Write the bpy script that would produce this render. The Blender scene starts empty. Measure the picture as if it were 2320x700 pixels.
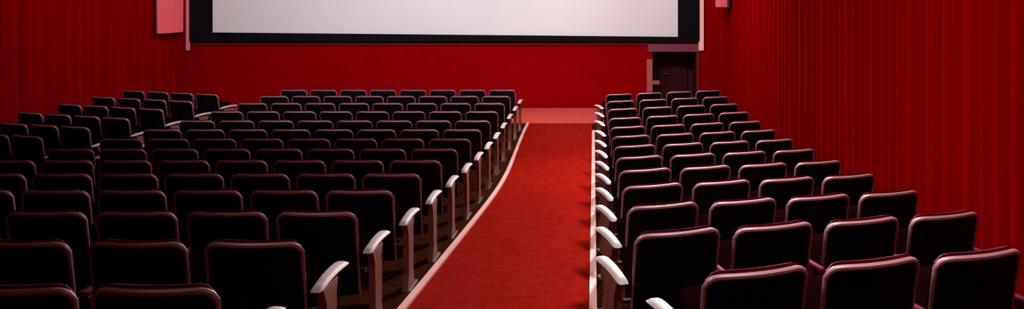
import bpy, bmesh, math, random
from mathutils import Vector, Matrix
random.seed(7)
S = bpy.context.scene
C = S.collection
PI = math.pi

# ------------------------------------------------------------------ camera numbers (photo frame 2320 x 700)
F_PX, VX, VY, CAM_Z = 1760.0, 1345.0, -15.0, 2.92
HALL_L, HALL_R, HALL_END, HALL_TOP = -10.5, 2.95, 19.8, 7.2

def fz(y):
    """height of the raked floor at distance y from the camera"""
    return 0.0233 * max(0.0, 13.0 - y) ** 1.55

# ------------------------------------------------------------------ materials
def new_mat(name):
    m = bpy.data.materials.new(name); m.use_nodes = True
    return m, m.node_tree.nodes, m.node_tree.links, m.node_tree.nodes['Principled BSDF']

def mat(name, col, rough=.6, spec=.4, noise=0.0, scale=40.0, bump=0.0, sheen=0.0, stretch=(1, 1, 1), metallic=0.0, coat=0.0):
    m, N, L, b = new_mat(name)
    b.inputs['Base Color'].default_value = (*col, 1)
    b.inputs['Roughness'].default_value = rough
    b.inputs['Specular IOR Level'].default_value = spec
    b.inputs['Metallic'].default_value = metallic
    b.inputs['Coat Weight'].default_value = coat
    if sheen:
        b.inputs['Sheen Weight'].default_value = sheen
        b.inputs['Sheen Roughness'].default_value = .45
        b.inputs['Sheen Tint'].default_value = (1, .55, .5, 1)
    if noise or bump:
        tc = N.new('ShaderNodeTexCoord'); mp = N.new('ShaderNodeMapping')
        mp.inputs['Scale'].default_value = stretch
        nz = N.new('ShaderNodeTexNoise'); nz.inputs['Scale'].default_value = scale
        nz.inputs['Detail'].default_value = 4
        L.new(tc.outputs['Object'], mp.inputs['Vector']); L.new(mp.outputs['Vector'], nz.inputs['Vector'])
        if noise:
            r = N.new('ShaderNodeValToRGB')
            r.color_ramp.elements[0].position = .3; r.color_ramp.elements[1].position = .7
            r.color_ramp.elements[0].color = (*[c * (1 - noise) for c in col], 1)
            r.color_ramp.elements[1].color = (*[min(1, c * (1 + noise)) for c in col], 1)
            L.new(nz.outputs['Fac'], r.inputs['Fac']); L.new(r.outputs['Color'], b.inputs['Base Color'])
        if bump:
            bp = N.new('ShaderNodeBump'); bp.inputs['Strength'].default_value = bump
            bp.inputs['Distance'].default_value = .01
            L.new(nz.outputs['Fac'], bp.inputs['Height']); L.new(bp.outputs['Normal'], b.inputs['Normal'])
    return m

def glow(name, col, strength):
    m, N, L, b = new_mat(name)
    b.inputs['Base Color'].default_value = (*[c * .2 for c in col], 1)
    b.inputs['Emission Color'].default_value = (*col, 1)
    b.inputs['Emission Strength'].default_value = strength
    return m

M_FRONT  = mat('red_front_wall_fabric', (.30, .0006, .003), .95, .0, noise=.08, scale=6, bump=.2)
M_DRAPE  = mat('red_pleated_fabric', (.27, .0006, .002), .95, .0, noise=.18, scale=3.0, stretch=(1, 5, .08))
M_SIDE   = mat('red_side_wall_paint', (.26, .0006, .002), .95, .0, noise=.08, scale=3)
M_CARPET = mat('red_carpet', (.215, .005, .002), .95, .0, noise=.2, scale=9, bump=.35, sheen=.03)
M_CARPET_LIT = mat('red_carpet_lit', (.52, .060, .042), .95, .0, noise=.12, scale=9, bump=.3, sheen=.1)  # paler copy of the red carpet, stronger light on the front floor painted in
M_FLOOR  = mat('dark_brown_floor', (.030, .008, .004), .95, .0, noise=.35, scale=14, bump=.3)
M_SCREEN = mat('white_screen_cloth', (.88, .84, .85), .9, .1, noise=.02, scale=1.2)
M_BLACK  = mat('black_masking_cloth', (.006, .004, .006), .9, .1)
M_CEIL   = mat('dark_ceiling', (.10, .03, .03), .9, .1)
M_SHELL  = mat('black_seat_shell', (.004, .002, .003), .6, .12)
M_TRIM   = mat('maroon_seat_rim', (.30, .105, .125), .45, 1.0)
M_CUSH   = mat('dark_cushion_cloth', (.007, .001, .002), .95, .0, noise=.2, scale=60)
M_VELVET = mat('crimson_seat_velvet', (.16, .003, .018), .9, .1, noise=.15, scale=60, sheen=.15)
M_ARMI   = mat('crimson_armrest', (.11, .003, .022), .7, .08)
M_ARMO   = mat('pale_armrest', (.52, .42, .42), .55, .25)
M_WOOD   = mat('reddish_brown_standard', (.19, .06, .045), .6, .25, noise=.3, scale=14, stretch=(4, 4, .6))
M_FOOT   = mat('dark_metal_foot', (.03, .02, .02), .5, .4)
M_EDGE   = mat('pale_pink_edge_strip', (.74, .36, .32), .5, .35)
M_DARK   = mat('dark_maroon_door', (.045, .002, .003), .7, .2)
M_CASE   = mat('mauve_door_casing', (.22, .045, .085), .6, .3)
M_JAMB   = mat('rose_door_jamb', (.45, .10, .09), .6, .3)
M_LEDGE  = mat('plum_ledge', (.16, .008, .018), .7, .2)
M_GLOWP  = glow('pink_light_tube', (1.0, .40, .41), .66)
M_GLOWC  = glow('coral_lamp_shade', (1.0, .11, .14), .44)
M_METAL  = mat('dark_lamp_metal', (.10, .03, .03), .4, .5, metallic=.4)

# ------------------------------------------------------------------ mesh helpers
def link(name, bm, m, parent=None, smooth=True):
    me = bpy.data.meshes.new(name)
    bmesh.ops.recalc_face_normals(bm, faces=bm.faces)
    if smooth:
        for f in bm.faces: f.smooth = True
        for e in bm.edges:
            if len(e.link_faces) == 2 and e.calc_face_angle(0) > .6: e.smooth = False
    bm.to_mesh(me); bm.free()
    me.materials.append(m)
    o = bpy.data.objects.new(name, me); C.objects.link(o)
    if parent is not None: o.parent = parent
    return o

def box(bm, x0, x1, y0, y1, z0, z1, bev=0.0, seg=2):
    t = bmesh.new()
    bmesh.ops.create_cube(t, size=1)
    for v in t.verts:
        v.co = ((x0 + x1) / 2 + v.co.x * (x1 - x0), (y0 + y1) / 2 + v.co.y * (y1 - y0), (z0 + z1) / 2 + v.co.z * (z1 - z0))
    if bev: bmesh.ops.bevel(t, geom=list(t.edges), offset=bev, segments=seg, profile=.5, affect='EDGES')
    merge(bm, t)

def merge(bm, t):
    mp = {v: bm.verts.new(v.co) for v in t.verts}
    for f in t.faces:
        try: bm.faces.new([mp[v] for v in f.verts])
        except ValueError: pass
    t.free()

def tube(bm, pts, r, n=8):
    rings = []
    rad = r if callable(r) else (lambda i: r)
    pts = [Vector(p) for p in pts]
    ref = None
    for i, p in enumerate(pts):
        d = (pts[min(i + 1, len(pts) - 1)] - pts[max(i - 1, 0)]).normalized()
        if ref is None: ref = Vector((0, 1, 0)) if abs(d.y) < .8 else Vector((1, 0, 0))
        a = (ref - d * ref.dot(d)).normalized(); b = d.cross(a); ref = a
        rings.append([bm.verts.new(p + a * (rad(i) * math.cos(2 * PI * k / n)) + b * (rad(i) * math.sin(2 * PI * k / n))) for k in range(n)])
    for A, B in zip(rings, rings[1:]):
        for k in range(n): bm.faces.new((A[k], A[(k + 1) % n], B[(k + 1) % n], B[k]))
    bm.faces.new(rings[0]); bm.faces.new(rings[-1])

def extrude_yz(bm, poly, x0, x1, bev=0.0):
    """a side-view outline (y, z) given a thickness in x"""
    t = bmesh.new()
    a = [t.verts.new((x0, y, z)) for y, z in poly]; b = [t.verts.new((x1, y, z)) for y, z in poly]
    t.faces.new(a); t.faces.new(b[::-1])
    for i in range(len(poly)):
        j = (i + 1) % len(poly); t.faces.new((a[i], b[i], b[j], a[j]))
    if bev: bmesh.ops.bevel(t, geom=list(t.edges), offset=bev, segments=2, profile=.5, affect='EDGES')
    merge(bm, t)

def panel(bm, P, Q, nu, nv):
    """closed slab between two (u, v) surfaces P and Q, u and v in 0..1"""
    A = [[bm.verts.new(P(i / nu, j / nv)) for j in range(nv + 1)] for i in range(nu + 1)]
    B = [[bm.verts.new(Q(i / nu, j / nv)) for j in range(nv + 1)] for i in range(nu + 1)]
    for i in range(nu):
        for j in range(nv):
            bm.faces.new((A[i][j], A[i + 1][j], A[i + 1][j + 1], A[i][j + 1]))
            bm.faces.new((B[i][j], B[i][j + 1], B[i + 1][j + 1], B[i + 1][j]))
    for i in range(nu):
        bm.faces.new((A[i][0], B[i][0], B[i + 1][0], A[i + 1][0])); bm.faces.new((A[i][nv], A[i + 1][nv], B[i + 1][nv], B[i][nv]))
    for j in range(nv):
        bm.faces.new((A[0][j], A[0][j + 1], B[0][j + 1], B[0][j])); bm.faces.new((A[nu][j], B[nu][j], B[nu][j + 1], A[nu][j + 1]))

def empty(name, loc=(0, 0, 0), rz=0.0):
    o = bpy.data.objects.new(name, None); o.empty_display_size = .2
    C.objects.link(o); o.location = loc; o.rotation_euler = (0, 0, rz)
    return o

def tag(o, label, cat, group=None, kind=None):
    o['label'] = label; o['category'] = cat
    if group: o['group'] = group
    if kind: o['kind'] = kind
    return o

def struct(name, bm, m, label=None, cat=None, parent=None, smooth=False):
    o = link(name, bm, m, parent, smooth)
    if parent is None:
        o['kind'] = 'structure'
        if label: o['label'] = label; o['category'] = cat
    return o

# ------------------------------------------------------------------ the room
ys = [-3 + i * .25 for i in range(92)]
ys = [y for y in ys if y < 19.95] + [19.95]
def sheet(bm, xa, xb, y0, y1, lift, thick, step=.2):
    """strip that follows the raked floor between the curves xa(y) and xb(y)"""
    n = max(2, int(round((y1 - y0) / step)))
    rows = []
    for i in range(n + 1):
        y = y0 + (y1 - y0) * i / n; z = fz(y)
        rows.append([bm.verts.new((xa(y), y, z + lift)), bm.verts.new((xb(y), y, z + lift)),
                     bm.verts.new((xb(y), y, z + lift - thick)), bm.verts.new((xa(y), y, z + lift - thick))])
    for A, B in zip(rows, rows[1:]):
        for k in range(4): bm.faces.new((A[k], A[(k + 1) % 4], B[(k + 1) % 4], B[k]))
    bm.faces.new(rows[0]); bm.faces.new(rows[-1])

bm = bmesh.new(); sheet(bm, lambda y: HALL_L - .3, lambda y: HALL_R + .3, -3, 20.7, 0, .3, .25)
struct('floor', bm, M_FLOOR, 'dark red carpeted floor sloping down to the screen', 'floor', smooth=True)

DX0, DX1, DZ = 1.50, 2.62, 1.46                      # the dark opening under the right corner of the screen
WX0, WX1 = HALL_L - .3, HALL_R + .3
bm = bmesh.new()
box(bm, WX0, DX0, HALL_END, HALL_END + .15, -.1, HALL_TOP)
box(bm, DX1, WX1, HALL_END, HALL_END + .15, -.1, HALL_TOP)
box(bm, DX0, DX1, HALL_END, HALL_END + .15, DZ, HALL_TOP)
struct('wall_front', bm, M_FRONT, 'red fabric front wall below the screen', 'wall')
bm = bmesh.new(); box(bm, WX0 - .15, WX0 + .15, -3, HALL_END + .9, -.3, HALL_TOP)
struct('wall_left', bm, M_SIDE, 'dark red left side wall', 'wall')
bm = bmesh.new(); box(bm, WX1 - .15, WX1 + .15, -3, HALL_END + .9, -.3, HALL_TOP)
struct('wall_right', bm, M_SIDE, 'red right side wall behind the pleated fabric', 'wall')
bm = bmesh.new(); box(bm, WX0, WX1, -3.15, -3, -.3, HALL_TOP)
struct('wall_back', bm, M_SIDE, 'red back wall of the hall', 'wall')
bm = bmesh.new(); box(bm, WX0, WX1, -3.1, HALL_END + .9, HALL_TOP, HALL_TOP + .15)
struct('ceiling', bm, M_CEIL, 'dark ceiling of the hall', 'ceiling')

# dark recess with its door leaf, casing and jamb
bm = bmesh.new()
box(bm, DX0 - .1, DX0 - .002, HALL_END + .15, HALL_END + .8, 0, DZ + .1)
box(bm, DX1 + .002, DX1 + .1, HALL_END + .15, HALL_END + .8, 0, DZ + .1)
box(bm, DX0 - .1, DX1 + .1, HALL_END + .15, HALL_END + .8, DZ + .002, DZ + .1)
box(bm, DX0 - .1, DX1 + .1, HALL_END + .8, HALL_END + .86, 0, DZ + .1)
dr = struct('door_1', bm, M_DARK, 'dark doorway recess under the right corner of the screen', 'doorway')
bm = bmesh.new(); box(bm, DX0 + .22, DX1 - .16, HALL_END + .72, HALL_END + .78, .01, DZ - .03, .008)
dl = struct('door_leaf', bm, M_DARK, parent=dr)
bm = bmesh.new(); tube(bm, [(DX0 + .3, HALL_END + .66, .80), (DX0 + .45, HALL_END + .66, .80), (DX0 + .45, HALL_END + .73, .80)], .016)
struct('door_handle', bm, M_METAL, parent=dl)
bm = bmesh.new(); box(bm, 1.38, 2.74, HALL_END - .06, HALL_END, 1.43, 1.635, .012)
struct('lintel', bm, M_CASE, parent=dr)
bm = bmesh.new(); box(bm, 1.35, 1.50, HALL_END - .05, HALL_END, 0, 1.24, .012); box(bm, 1.50, 1.68, HALL_END - .045, HALL_END + .02, .60, .70, .012)
struct('door_jamb', bm, M_JAMB, parent=dr)
bm = bmesh.new(); box(bm, DX1, DX1 + .08, HALL_END - .04, HALL_END, 0, 1.43, .01)
struct('door_jamb', bm, M_LEDGE, parent=dr)

bm = bmesh.new(); box(bm, -10.2, 1.36, HALL_END - .05, HALL_END, 1.60, 1.70, .012)
struct('trim_1', bm, M_LEDGE, 'plum coloured ledge running below the screen', 'ledge')

# ------------------------------------------------------------------ projection screen
sy = HALL_END - .12
k = (sy) / F_PX
def px(x, y, d=sy): return ((x - VX) * d / F_PX, CAM_Z - (y - VY) * d / F_PX)
scr = tag(empty('projection_screen', (px(1007, 0)[0], sy, 1.72)), 'wide white projection screen with black border on the front wall', 'screen')
def scr_part(name, poly, y0, y1, m):
    bm = bmesh.new()
    a = [bm.verts.new((x, y0, z)) for x, z in poly]; b = [bm.verts.new((x, y1, z)) for x, z in poly]
    bm.faces.new(a); bm.faces.new(b[::-1])
    for i in range(len(poly)):
        j = (i + 1) % len(poly); bm.faces.new((a[i], b[i], b[j], a[j]))
    for v in bm.verts: v.co -= scr.location
    return link(name, bm, m, scr, False)
BL, BR = px(481, 73.5), px(1536, 83.5)
OL, OR, OB = px(430, 0)[0], px(1585, 0)[0], px(0, 94)[1]
TOPZ = 6.9
scr_part('screen_cloth', [(BL[0] - .05, BL[1] - .05), (BR[0] + .05, BR[1] - .05), (BR[0] + .05, TOPZ - .1), (BL[0] - .05, TOPZ - .1)], sy + .02, sy + .05, M_SCREEN)
scr_part('border', [(OL, OB), (BL[0], BL[1]), (BL[0], TOPZ - .15), (OL, TOPZ)], sy - .03, sy + .08, M_BLACK)
scr_part('border', [(OL, OB), (OR, OB), (BR[0], BR[1]), (BL[0], BL[1])], sy - .03, sy + .08, M_BLACK)
scr_part('border', [(BR[0], BR[1]), (OR, OB), (OR, TOPZ), (BR[0], TOPZ - .15)], sy - .03, sy + .08, M_BLACK)
scr_part('border', [(OL, TOPZ), (BL[0], TOPZ - .15), (BR[0], TOPZ - .15), (OR, TOPZ)], sy - .03, sy + .08, M_BLACK)

# ------------------------------------------------------------------ pleated drapes on the side walls
def drape(name, x, y0, y1, amp, pitch, side, label, m=M_DRAPE):
    bm = bmesh.new()
    pts, y, ph = [], y0, 0.0
    rnd = random.Random(hash(round(x * 10)) % 1000 + int(y0 * 10))
    cur, nxt, a_cur = pitch, pitch, amp
    while y < y1:
        pts.append((x + side * a_cur * (math.sin(ph) + .25 * math.sin(2.3 * ph + 1)), y))
        st = .018
        ph += 2 * PI * st / cur; y += st
        if ph > nxt * 0 + 2 * PI:
            ph -= 2 * PI; cur = pitch * rnd.uniform(.65, 1.5); a_cur = .5 * a_cur + .5 * amp * rnd.uniform(.5, 1.35)
    top = HALL_TOP - .05
    prev = None
    for (px_, py_) in pts:
        z0 = fz(py_) + .02
        row = [bm.verts.new((px_, py_, z0)), bm.verts.new((px_, py_, top)), bm.verts.new((px_ + side * -.012, py_, top)), bm.verts.new((px_ + side * -.012, py_, z0))]
        if prev:
            for q in range(4): bm.faces.new((prev[q], prev[(q + 1) % 4], row[(q + 1) % 4], row[q]))
        else: bm.faces.new(row)
        prev = row
    bm.faces.new(prev)
    o = link(name, bm, m)
    return tag(o, label, 'curtain')
drape('wall_curtain', HALL_R + .02, 1.0, HALL_END - .06, .030, .26, -1, 'red pleated curtain covering the right side wall')
drape('wall_curtain', HALL_L - .02, 7.0, HALL_END - .06, .035, .26, 1, 'dark red pleated curtain covering the left side wall')

# ------------------------------------------------------------------ aisle carpet, edge strips
def left_edge(y): return -1.46 + .08 * math.exp(-((y - 12) / 3.0) ** 2)
def right_edge(y): return -.02
bm = bmesh.new(); sheet(bm, lambda y: left_edge(y) + .02, lambda y: right_edge(y) - .02, 1.5, 17.35, .012, .02)
tag(link('aisle_carpet', bm, M_CARPET), 'long red carpet runner down the aisle between the seat blocks', 'carpet')
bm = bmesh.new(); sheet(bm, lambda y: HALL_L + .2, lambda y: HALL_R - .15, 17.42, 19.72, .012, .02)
tag(link('front_carpet', bm, M_CARPET_LIT), 'red carpet across the front below the screen', 'carpet')
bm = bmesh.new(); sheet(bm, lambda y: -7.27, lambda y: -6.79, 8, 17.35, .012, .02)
tag(link('aisle_carpet', bm, M_CARPET_LIT), 'red carpet runner of the left aisle by the far left block', 'carpet')
bm = bmesh.new(); sheet(bm, lambda y: left_edge(y) - .045, lambda y: left_edge(y) + .015, 1.5, 17.4, .03, .04)
tag(link('edge_strip', bm, M_EDGE), 'pale pink edge strip along the left side of the red aisle', 'edge strip', 'aisle edge strips')
bm = bmesh.new(); sheet(bm, lambda y: right_edge(y) - .015, lambda y: right_edge(y) + .045, 1.5, 16.4, .03, .04)
tag(link('edge_strip', bm, M_EDGE), 'pale pink edge strip along the right side of the red aisle', 'edge strip', 'aisle edge strips')

# ------------------------------------------------------------------ cinema seat
PITCH, HW, TOP, BOT = .63, .273, .87, .27
def z_top(u): return TOP - .05 * abs(u) ** 12
def y_rear(x, z): return .045 * (x / HW) ** 2 + .17 * (TOP - z)
def back_pt(u, v, hw, inset_top, off):
    s = 2 * u - 1
    x = s * hw
    zt = z_top(s) - inset_top
    z = BOT + (zt - BOT) * v
    return Vector((x, y_rear(x, z) + off, z))

def seat_meshes():
    d = {}
    bm = bmesh.new()
    panel(bm, lambda u, v: back_pt(u, v, HW, 0, 0), lambda u, v: back_pt(u, v, HW, .004, .028), 20, 8)
    d['back_shell'] = (bm, M_SHELL)
    bm = bmesh.new()
    def puff(u, v): return .055 * (1 - (2 * u - 1) ** 6) * (1 - (2 * v - 1) ** 8) + .018
    panel(bm, lambda u, v: back_pt(u, v, HW - .014, -.026, .029), lambda u, v: back_pt(u, v, HW - .02, -.020, .03 + puff(u, v)), 18, 12)
    d['backrest'] = (bm, M_VELVET)
    bm = bmesh.new()
    path = [back_pt(0, v / 8, HW, 0, .004) for v in range(7)] + [back_pt(u / 28, 1, HW, 0, .004) for u in range(29)] + [back_pt(1, v / 8, HW, 0, .004) for v in range(6, -1, -1)]
    tube(bm, path, lambda i: .008 + .0075 * min(1, max(0, min(i - 4, len(path) - 5 - i) / 4)), 8)
    d['edge_trim'] = (bm, M_TRIM)
    # tip-up cushion, folded
    bm = bmesh.new()
    ang = math.radians(66); ca, sa = math.cos(ang), math.sin(ang)
    def cush(u, v, up):
        s = 2 * u - 1
        bulge = (.038 * (1 - s ** 6) * (1 - (2 * v - 1) ** 6) + .02) * up
        return Vector((s * .245 * (1 - .06 * v), .285 + .40 * v * ca - bulge * sa, .38 + .40 * v * sa * .80 + bulge * ca))
    panel(bm, lambda u, v: cush(u, v, 1), lambda u, v: cush(u, v, -.6), 12, 10)
    d['seat_cushion'] = (bm, M_CUSH)
    bm = bmesh.new(); tube(bm, [(-.278, .275, .395), (.278, .275, .395)], .016, 10)
    d['hinge_bar'] = (bm, M_FOOT)
    return d

def inner_support(x, far=False):
    out = []
    bm = bmesh.new()
    extrude_yz(bm, [(.10, -.03), (.34, -.03), (.34, .01), (.27, .04), (.255, .40), (.31, .555), (.07, .555), (.13, .40), (.16, .04), (.10, .01)], x - .018, x + .018, .004)
    out.append(('standard', bm, M_ARMI))
    bm = bmesh.new(); box(bm, x - .022, x + .022, .03, .42, .556, .596, .014, 3)
    out.append(('armrest', bm, M_ARMI))
    return out

def aisle_support(x):
    out = []
    bm = bmesh.new()
    extrude_yz(bm, [(.10, .0), (.38, -.035), (.36, .06), (.325, .14), (.325, .48), (.36, .575), (.10, .575), (.16, .48), (.175, .14), (.13, .05)], x - .024, x + .024, .005)
    out.append(('standard', bm, M_WOOD))
    bm = bmesh.new(); box(bm, x - .045, x + .045, .06, .42, -.035, -.001 + .012, .004)
    out.append(('foot_plate', bm, M_FOOT))
    # padded pale armrest, a little wider at the front
    bm = bmesh.new()
    def A(u, v, s):
        w = .036 + .010 * v
        z = .595 + .018 * math.sin(PI * v) + s * .021 * (1 - abs(2 * u - 1) ** 4) * (1 - abs(2 * v - 1) ** 10)
        return Vector((x + (2 * u - 1) * w * (1 - .25 * abs(2 * v - 1) ** 12), .03 + .50 * v, z))
    panel(bm, lambda u, v: A(u, v, 1), lambda u, v: A(u, v, -1), 8, 16)
    out.append(('armrest', bm, M_ARMO))
    return out

PROTO = {}
SX = PITCH / 2
def proto(kind):
    if kind in PROTO: return PROTO[kind]
    parts = []
    base = PROTO.get('_base')
    if base is None:
        base = {n: None for n in ()}
        for n, (bm, m) in seat_meshes().items():
            o = link(n, bm, m); C.objects.unlink(o); base[n] = o
        PROTO['_base'] = base
    parts += list(base.items())
    def fetch(key, fn):
        if key not in PROTO:
            lst = []
            for n, bm, m in fn():
                o = link(n, bm, m); C.objects.unlink(o)
                if m is M_ARMO: o['label'] = 'pale armrest pad at the aisle end'
                lst.append((n, o))
            PROTO[key] = lst
        return PROTO[key]
    AX = .355
    if kind in ('mid', 'right_aisle', 'right_end'): parts += fetch('_il', lambda: inner_support(-SX))
    if kind == 'left_aisle': parts += fetch('_al', lambda: aisle_support(-AX))
    if kind == 'right_aisle': parts += fetch('_ar', lambda: aisle_support(AX))
    if kind == 'right_end': parts += fetch('_ir', lambda: inner_support(SX))
    PROTO[kind] = parts
    return parts

ORD = 'zeroth first second third fourth fifth sixth seventh eighth ninth tenth eleventh twelfth thirteenth fourteenth'.split()
count = [0]
def place(kind, x, y, rz, label, group):
    # in the frame? (with a small margin)
    pxx = VX + x * F_PX / max(y, .5); hwp = .36 * F_PX / max(y, .5)
    if pxx + hwp < 0 or pxx - hwp > 2320: return
    cy = y + .25 * math.cos(rz)
    root = empty('cinema_seat', (x, y, fz(cy)), rz)
    tag(root, label, 'seat', group)
    for n, src in proto(kind):
        c = src.copy(); c.name = n; c.parent = root; C.objects.link(c)
    count[0] += 1

def row_words(r_scr, n):
    """row counted from whichever end of the block is nearer"""
    if r_scr <= 7: return 'front row by the screen' if r_scr == 1 else ORD[r_scr] + ' row from the screen'
    q = n + 1 - r_scr
    return 'row nearest the camera' if q == 1 else ORD[q] + ' row from the camera'

# centre block: straight rows, eight seats, 14 rows
for k_ in range(14):
    y = 3.37 + 1.0 * k_
    xr = -1.66
    rw = row_words(14 - k_, 14)
    pitch = .665 if k_ == 1 else PITCH
    for i in range(8):
        x = xr - HW - i * pitch
        kind = 'right_aisle' if i == 0 else ('left_aisle' if i == 7 else 'mid')
        if i == 0: lab = f'aisle-end black cinema seat with pale armrest, middle block, {rw}'
        elif i == 7: lab = f'black cinema seat ending the middle block at the left aisle, {rw}'
        else: lab = f'black cinema seat, middle block, {rw}, {ORD[i + 1]} from the red aisle'
        place(kind, x, y, 0, lab, 'cinema seats in the middle block')

TH = math.radians(17)
# right block: rows angled towards the screen, four seats, 13 rows
for k_ in range(13):
    y0 = 3.62 + 1.0 * k_
    x0 = .27 if k_ else .54
    rw = row_words(13 - k_, 13)
    for i in range(4):
        if k_ == 0 and i == 3: continue
        s = HW + i * .66
        x, y = x0 + s * math.cos(TH), y0 + s * math.sin(TH)
        kind = 'left_aisle' if i == 0 else ('right_end' if i == (3 if k_ else 2) else 'mid')
        if i == 0: lab = f'aisle-end black cinema seat with pale armrest, right block, {rw}'
        elif i == 3: lab = f'black cinema seat, right block, {rw}, against the wall'
        else: lab = f'black cinema seat, right block, {rw}, {ORD[i + 1]} from the red aisle'
        place(kind, x, y, TH, lab, 'cinema seats in the right block')

# block by the left wall: mirrored, four seats a row, six rows in view
for k_ in range(7, 13):
    y0 = 3.62 + 1.0 * k_
    rw = row_words(13 - k_, 13)
    for i in range(4):
        s = HW + i * PITCH
        x, y = -7.60 - s * math.cos(TH), y0 + s * math.sin(TH)
        kind = 'right_aisle' if i == 0 else 'mid'
        if i == 0: lab = f'aisle-end black cinema seat with pale armrest, far left block, {rw}'
        elif i == 3: lab = f'black cinema seat, far left block, {rw}, against the wall'
        else: lab = f'black cinema seat, far left block, {rw}, {ORD[i + 1]} from the left aisle'
        place(kind, x, y, -TH, lab, 'cinema seats in the far left block')
for o in [o for o in bpy.data.objects if not o.users_collection]: bpy.data.objects.remove(o)   # the patterns the seats were copied from

# ------------------------------------------------------------------ wall lights beside the screen
def wall_light(x, w, z0, z1, label, m):
    r = tag(empty('wall_light', (x, HALL_END - .03, z0)), label, 'wall light', 'tall light strips beside the screen')
    bm = bmesh.new(); box(bm, -w / 2 - .01, w / 2 + .01, -.03, .03, 0, z1 - z0, .008); link('housing', bm, M_METAL, r)
    bm = bmesh.new(); t = bmesh.new()
    box(bm, -w / 2, w / 2, -.075, -.028, .02, z1 - z0 - .02, .02, 3); link('diffuser', bm, m, r)
wall_light(2.73, .13, 1.45, 6.4, 'tall narrow pink-white light strip right of the screen', M_GLOWP)
M_GLOWD = glow('dim_pink_light_tube', (1.0, .22, .24), .31)
wall_light(-10.30, .10, 1.45, 6.4, 'tall narrow dim pink light strip left of the screen', M_GLOWD)

def sconce(side, x, y, z0, h, w, label):
    """ribbed half-round shade on a back plate, against a side wall"""
    r = tag(empty('wall_sconce', (x, y, z0)), label, 'wall lamp', 'coral wall lamps by the screen')
    bm = bmesh.new(); box(bm, -.02, .02, -w / 2, w / 2, .02, h, .006); link('back_plate', bm, M_METAL, r)
    bm = bmesh.new(); n = 48
    def P(u, v, o):
        a = PI * u; rib = .012 * abs(math.sin(a * 6))
        return Vector((side * (.03 + (.16 - o + rib) * math.sin(a)), -(w / 2 - o + rib) * math.cos(a) * (.94 + .06 * v), .03 + (h - .03) * v))
    panel(bm, lambda u, v: P(u, v, 0), lambda u, v: P(u, v, .012), n, 4)
    link('lamp_shade', bm, M_GLOWC, r)
    bm = bmesh.new(); tube(bm, [P(i / 24, 0, .006) for i in range(25)], .012, 6); link('shade_rim', bm, M_METAL, r)
sconce(1, HALL_L + .07, 19.05, CAM_Z - 92 * 19.05 / F_PX, 1.7, 1.15, 'large ribbed coral wall lamp left of the screen')
sconce(-1, HALL_R - .07, 17.0, CAM_Z - 34 * 17.0 / F_PX, 1.2, .9, 'coral wall lamp high on the right wall by the screen')

# ------------------------------------------------------------------ unseen area lights: hall lighting plus added fill
def area(name, loc, aim, sx, sy_, watts, col=(1, .93, .88), spread=PI):
    l = bpy.data.lights.new(name, 'AREA'); l.shape = 'RECTANGLE'; l.size = sx; l.size_y = sy_
    l.energy = watts; l.color = col; l.spread = spread
    o = bpy.data.objects.new(name, l); C.objects.link(o); o.location = loc
    d = (Vector(aim) - Vector(loc)).normalized()
    up = Vector((0, 1, 0)) if abs(d.y) < .8 else Vector((0, 0, 1))
    zc = -d; yc = (up - zc * up.dot(zc)).normalized(); xc = yc.cross(zc)
    o.rotation_euler = Matrix((xc, yc, zc)).transposed().to_euler()
    return o
area('stage_wash_light', (-2.8, 11.0, 6.9), (-3.6, 19.8, 3.0), 8, 1.2, 760, (.90, .98, 1.0), math.radians(146))
area('ceiling_wash_light', (-2.5, 9.0, 7.0), (-2.5, 9.0, 0), 6, 10, 22)
area('right_fill_light', (2.35, 10.0, 5.6), (1.5, 10.0, 0), .3, 19, 130)  # added lamp run, no fixture: brightens right wall and seat rims
area('front_right_fill_light', (2.2, 17.5, 6.6), (1.5, 6.0, .8), .9, .9, 520, (1, .93, .92), math.radians(80))  # added out of view to put glints on the right block's rims
area('left_rear_fill_light', (-4.0, 2.5, 6.9), (2.9, 6.5, 2.2), 1.2, 1.2, 68, (1, .95, .93), math.radians(70))  # added fill, unseen, lifts the near end of the right wall
area('right_block_fill_light', (1.55, 9.3, 6.9), (1.55, 9.3, 0), .4, 14, 170, (1, .96, .95), math.radians(40))  # extra unseen downlight added to whiten the rim tops below it
area('aisle_light', (-.7, 15.0, 6.9), (-.7, 15.3, 0), .5, 9, 45, spread=math.radians(50))

w = bpy.data.worlds.new('hall_dark'); S.world = w; w.use_nodes = True
w.node_tree.nodes['Background'].inputs['Color'].default_value = (.05, .012, .015, 1)
w.node_tree.nodes['Background'].inputs['Strength'].default_value = .3

# ------------------------------------------------------------------ camera and view
cd = bpy.data.cameras.new('camera'); cam = bpy.data.objects.new('camera', cd); C.objects.link(cam)
cam.location = (0, 0, CAM_Z); cam.rotation_euler = (PI / 2, 0, 0)
cd.sensor_fit = 'HORIZONTAL'; cd.sensor_width = 36; cd.lens = F_PX / 2320 * 36
cd.shift_x = (1160 - VX) / 2320; cd.shift_y = -(350 - VY) / 2320
cd.clip_start = .05; cd.clip_end = 100
S.camera = cam
S.view_settings.view_transform = 'Standard'; S.view_settings.look = 'None'
S.view_settings.exposure = 0; S.view_settings.gamma = 1; S.view_settings.use_curve_mapping = False
S.cycles.use_denoising = True
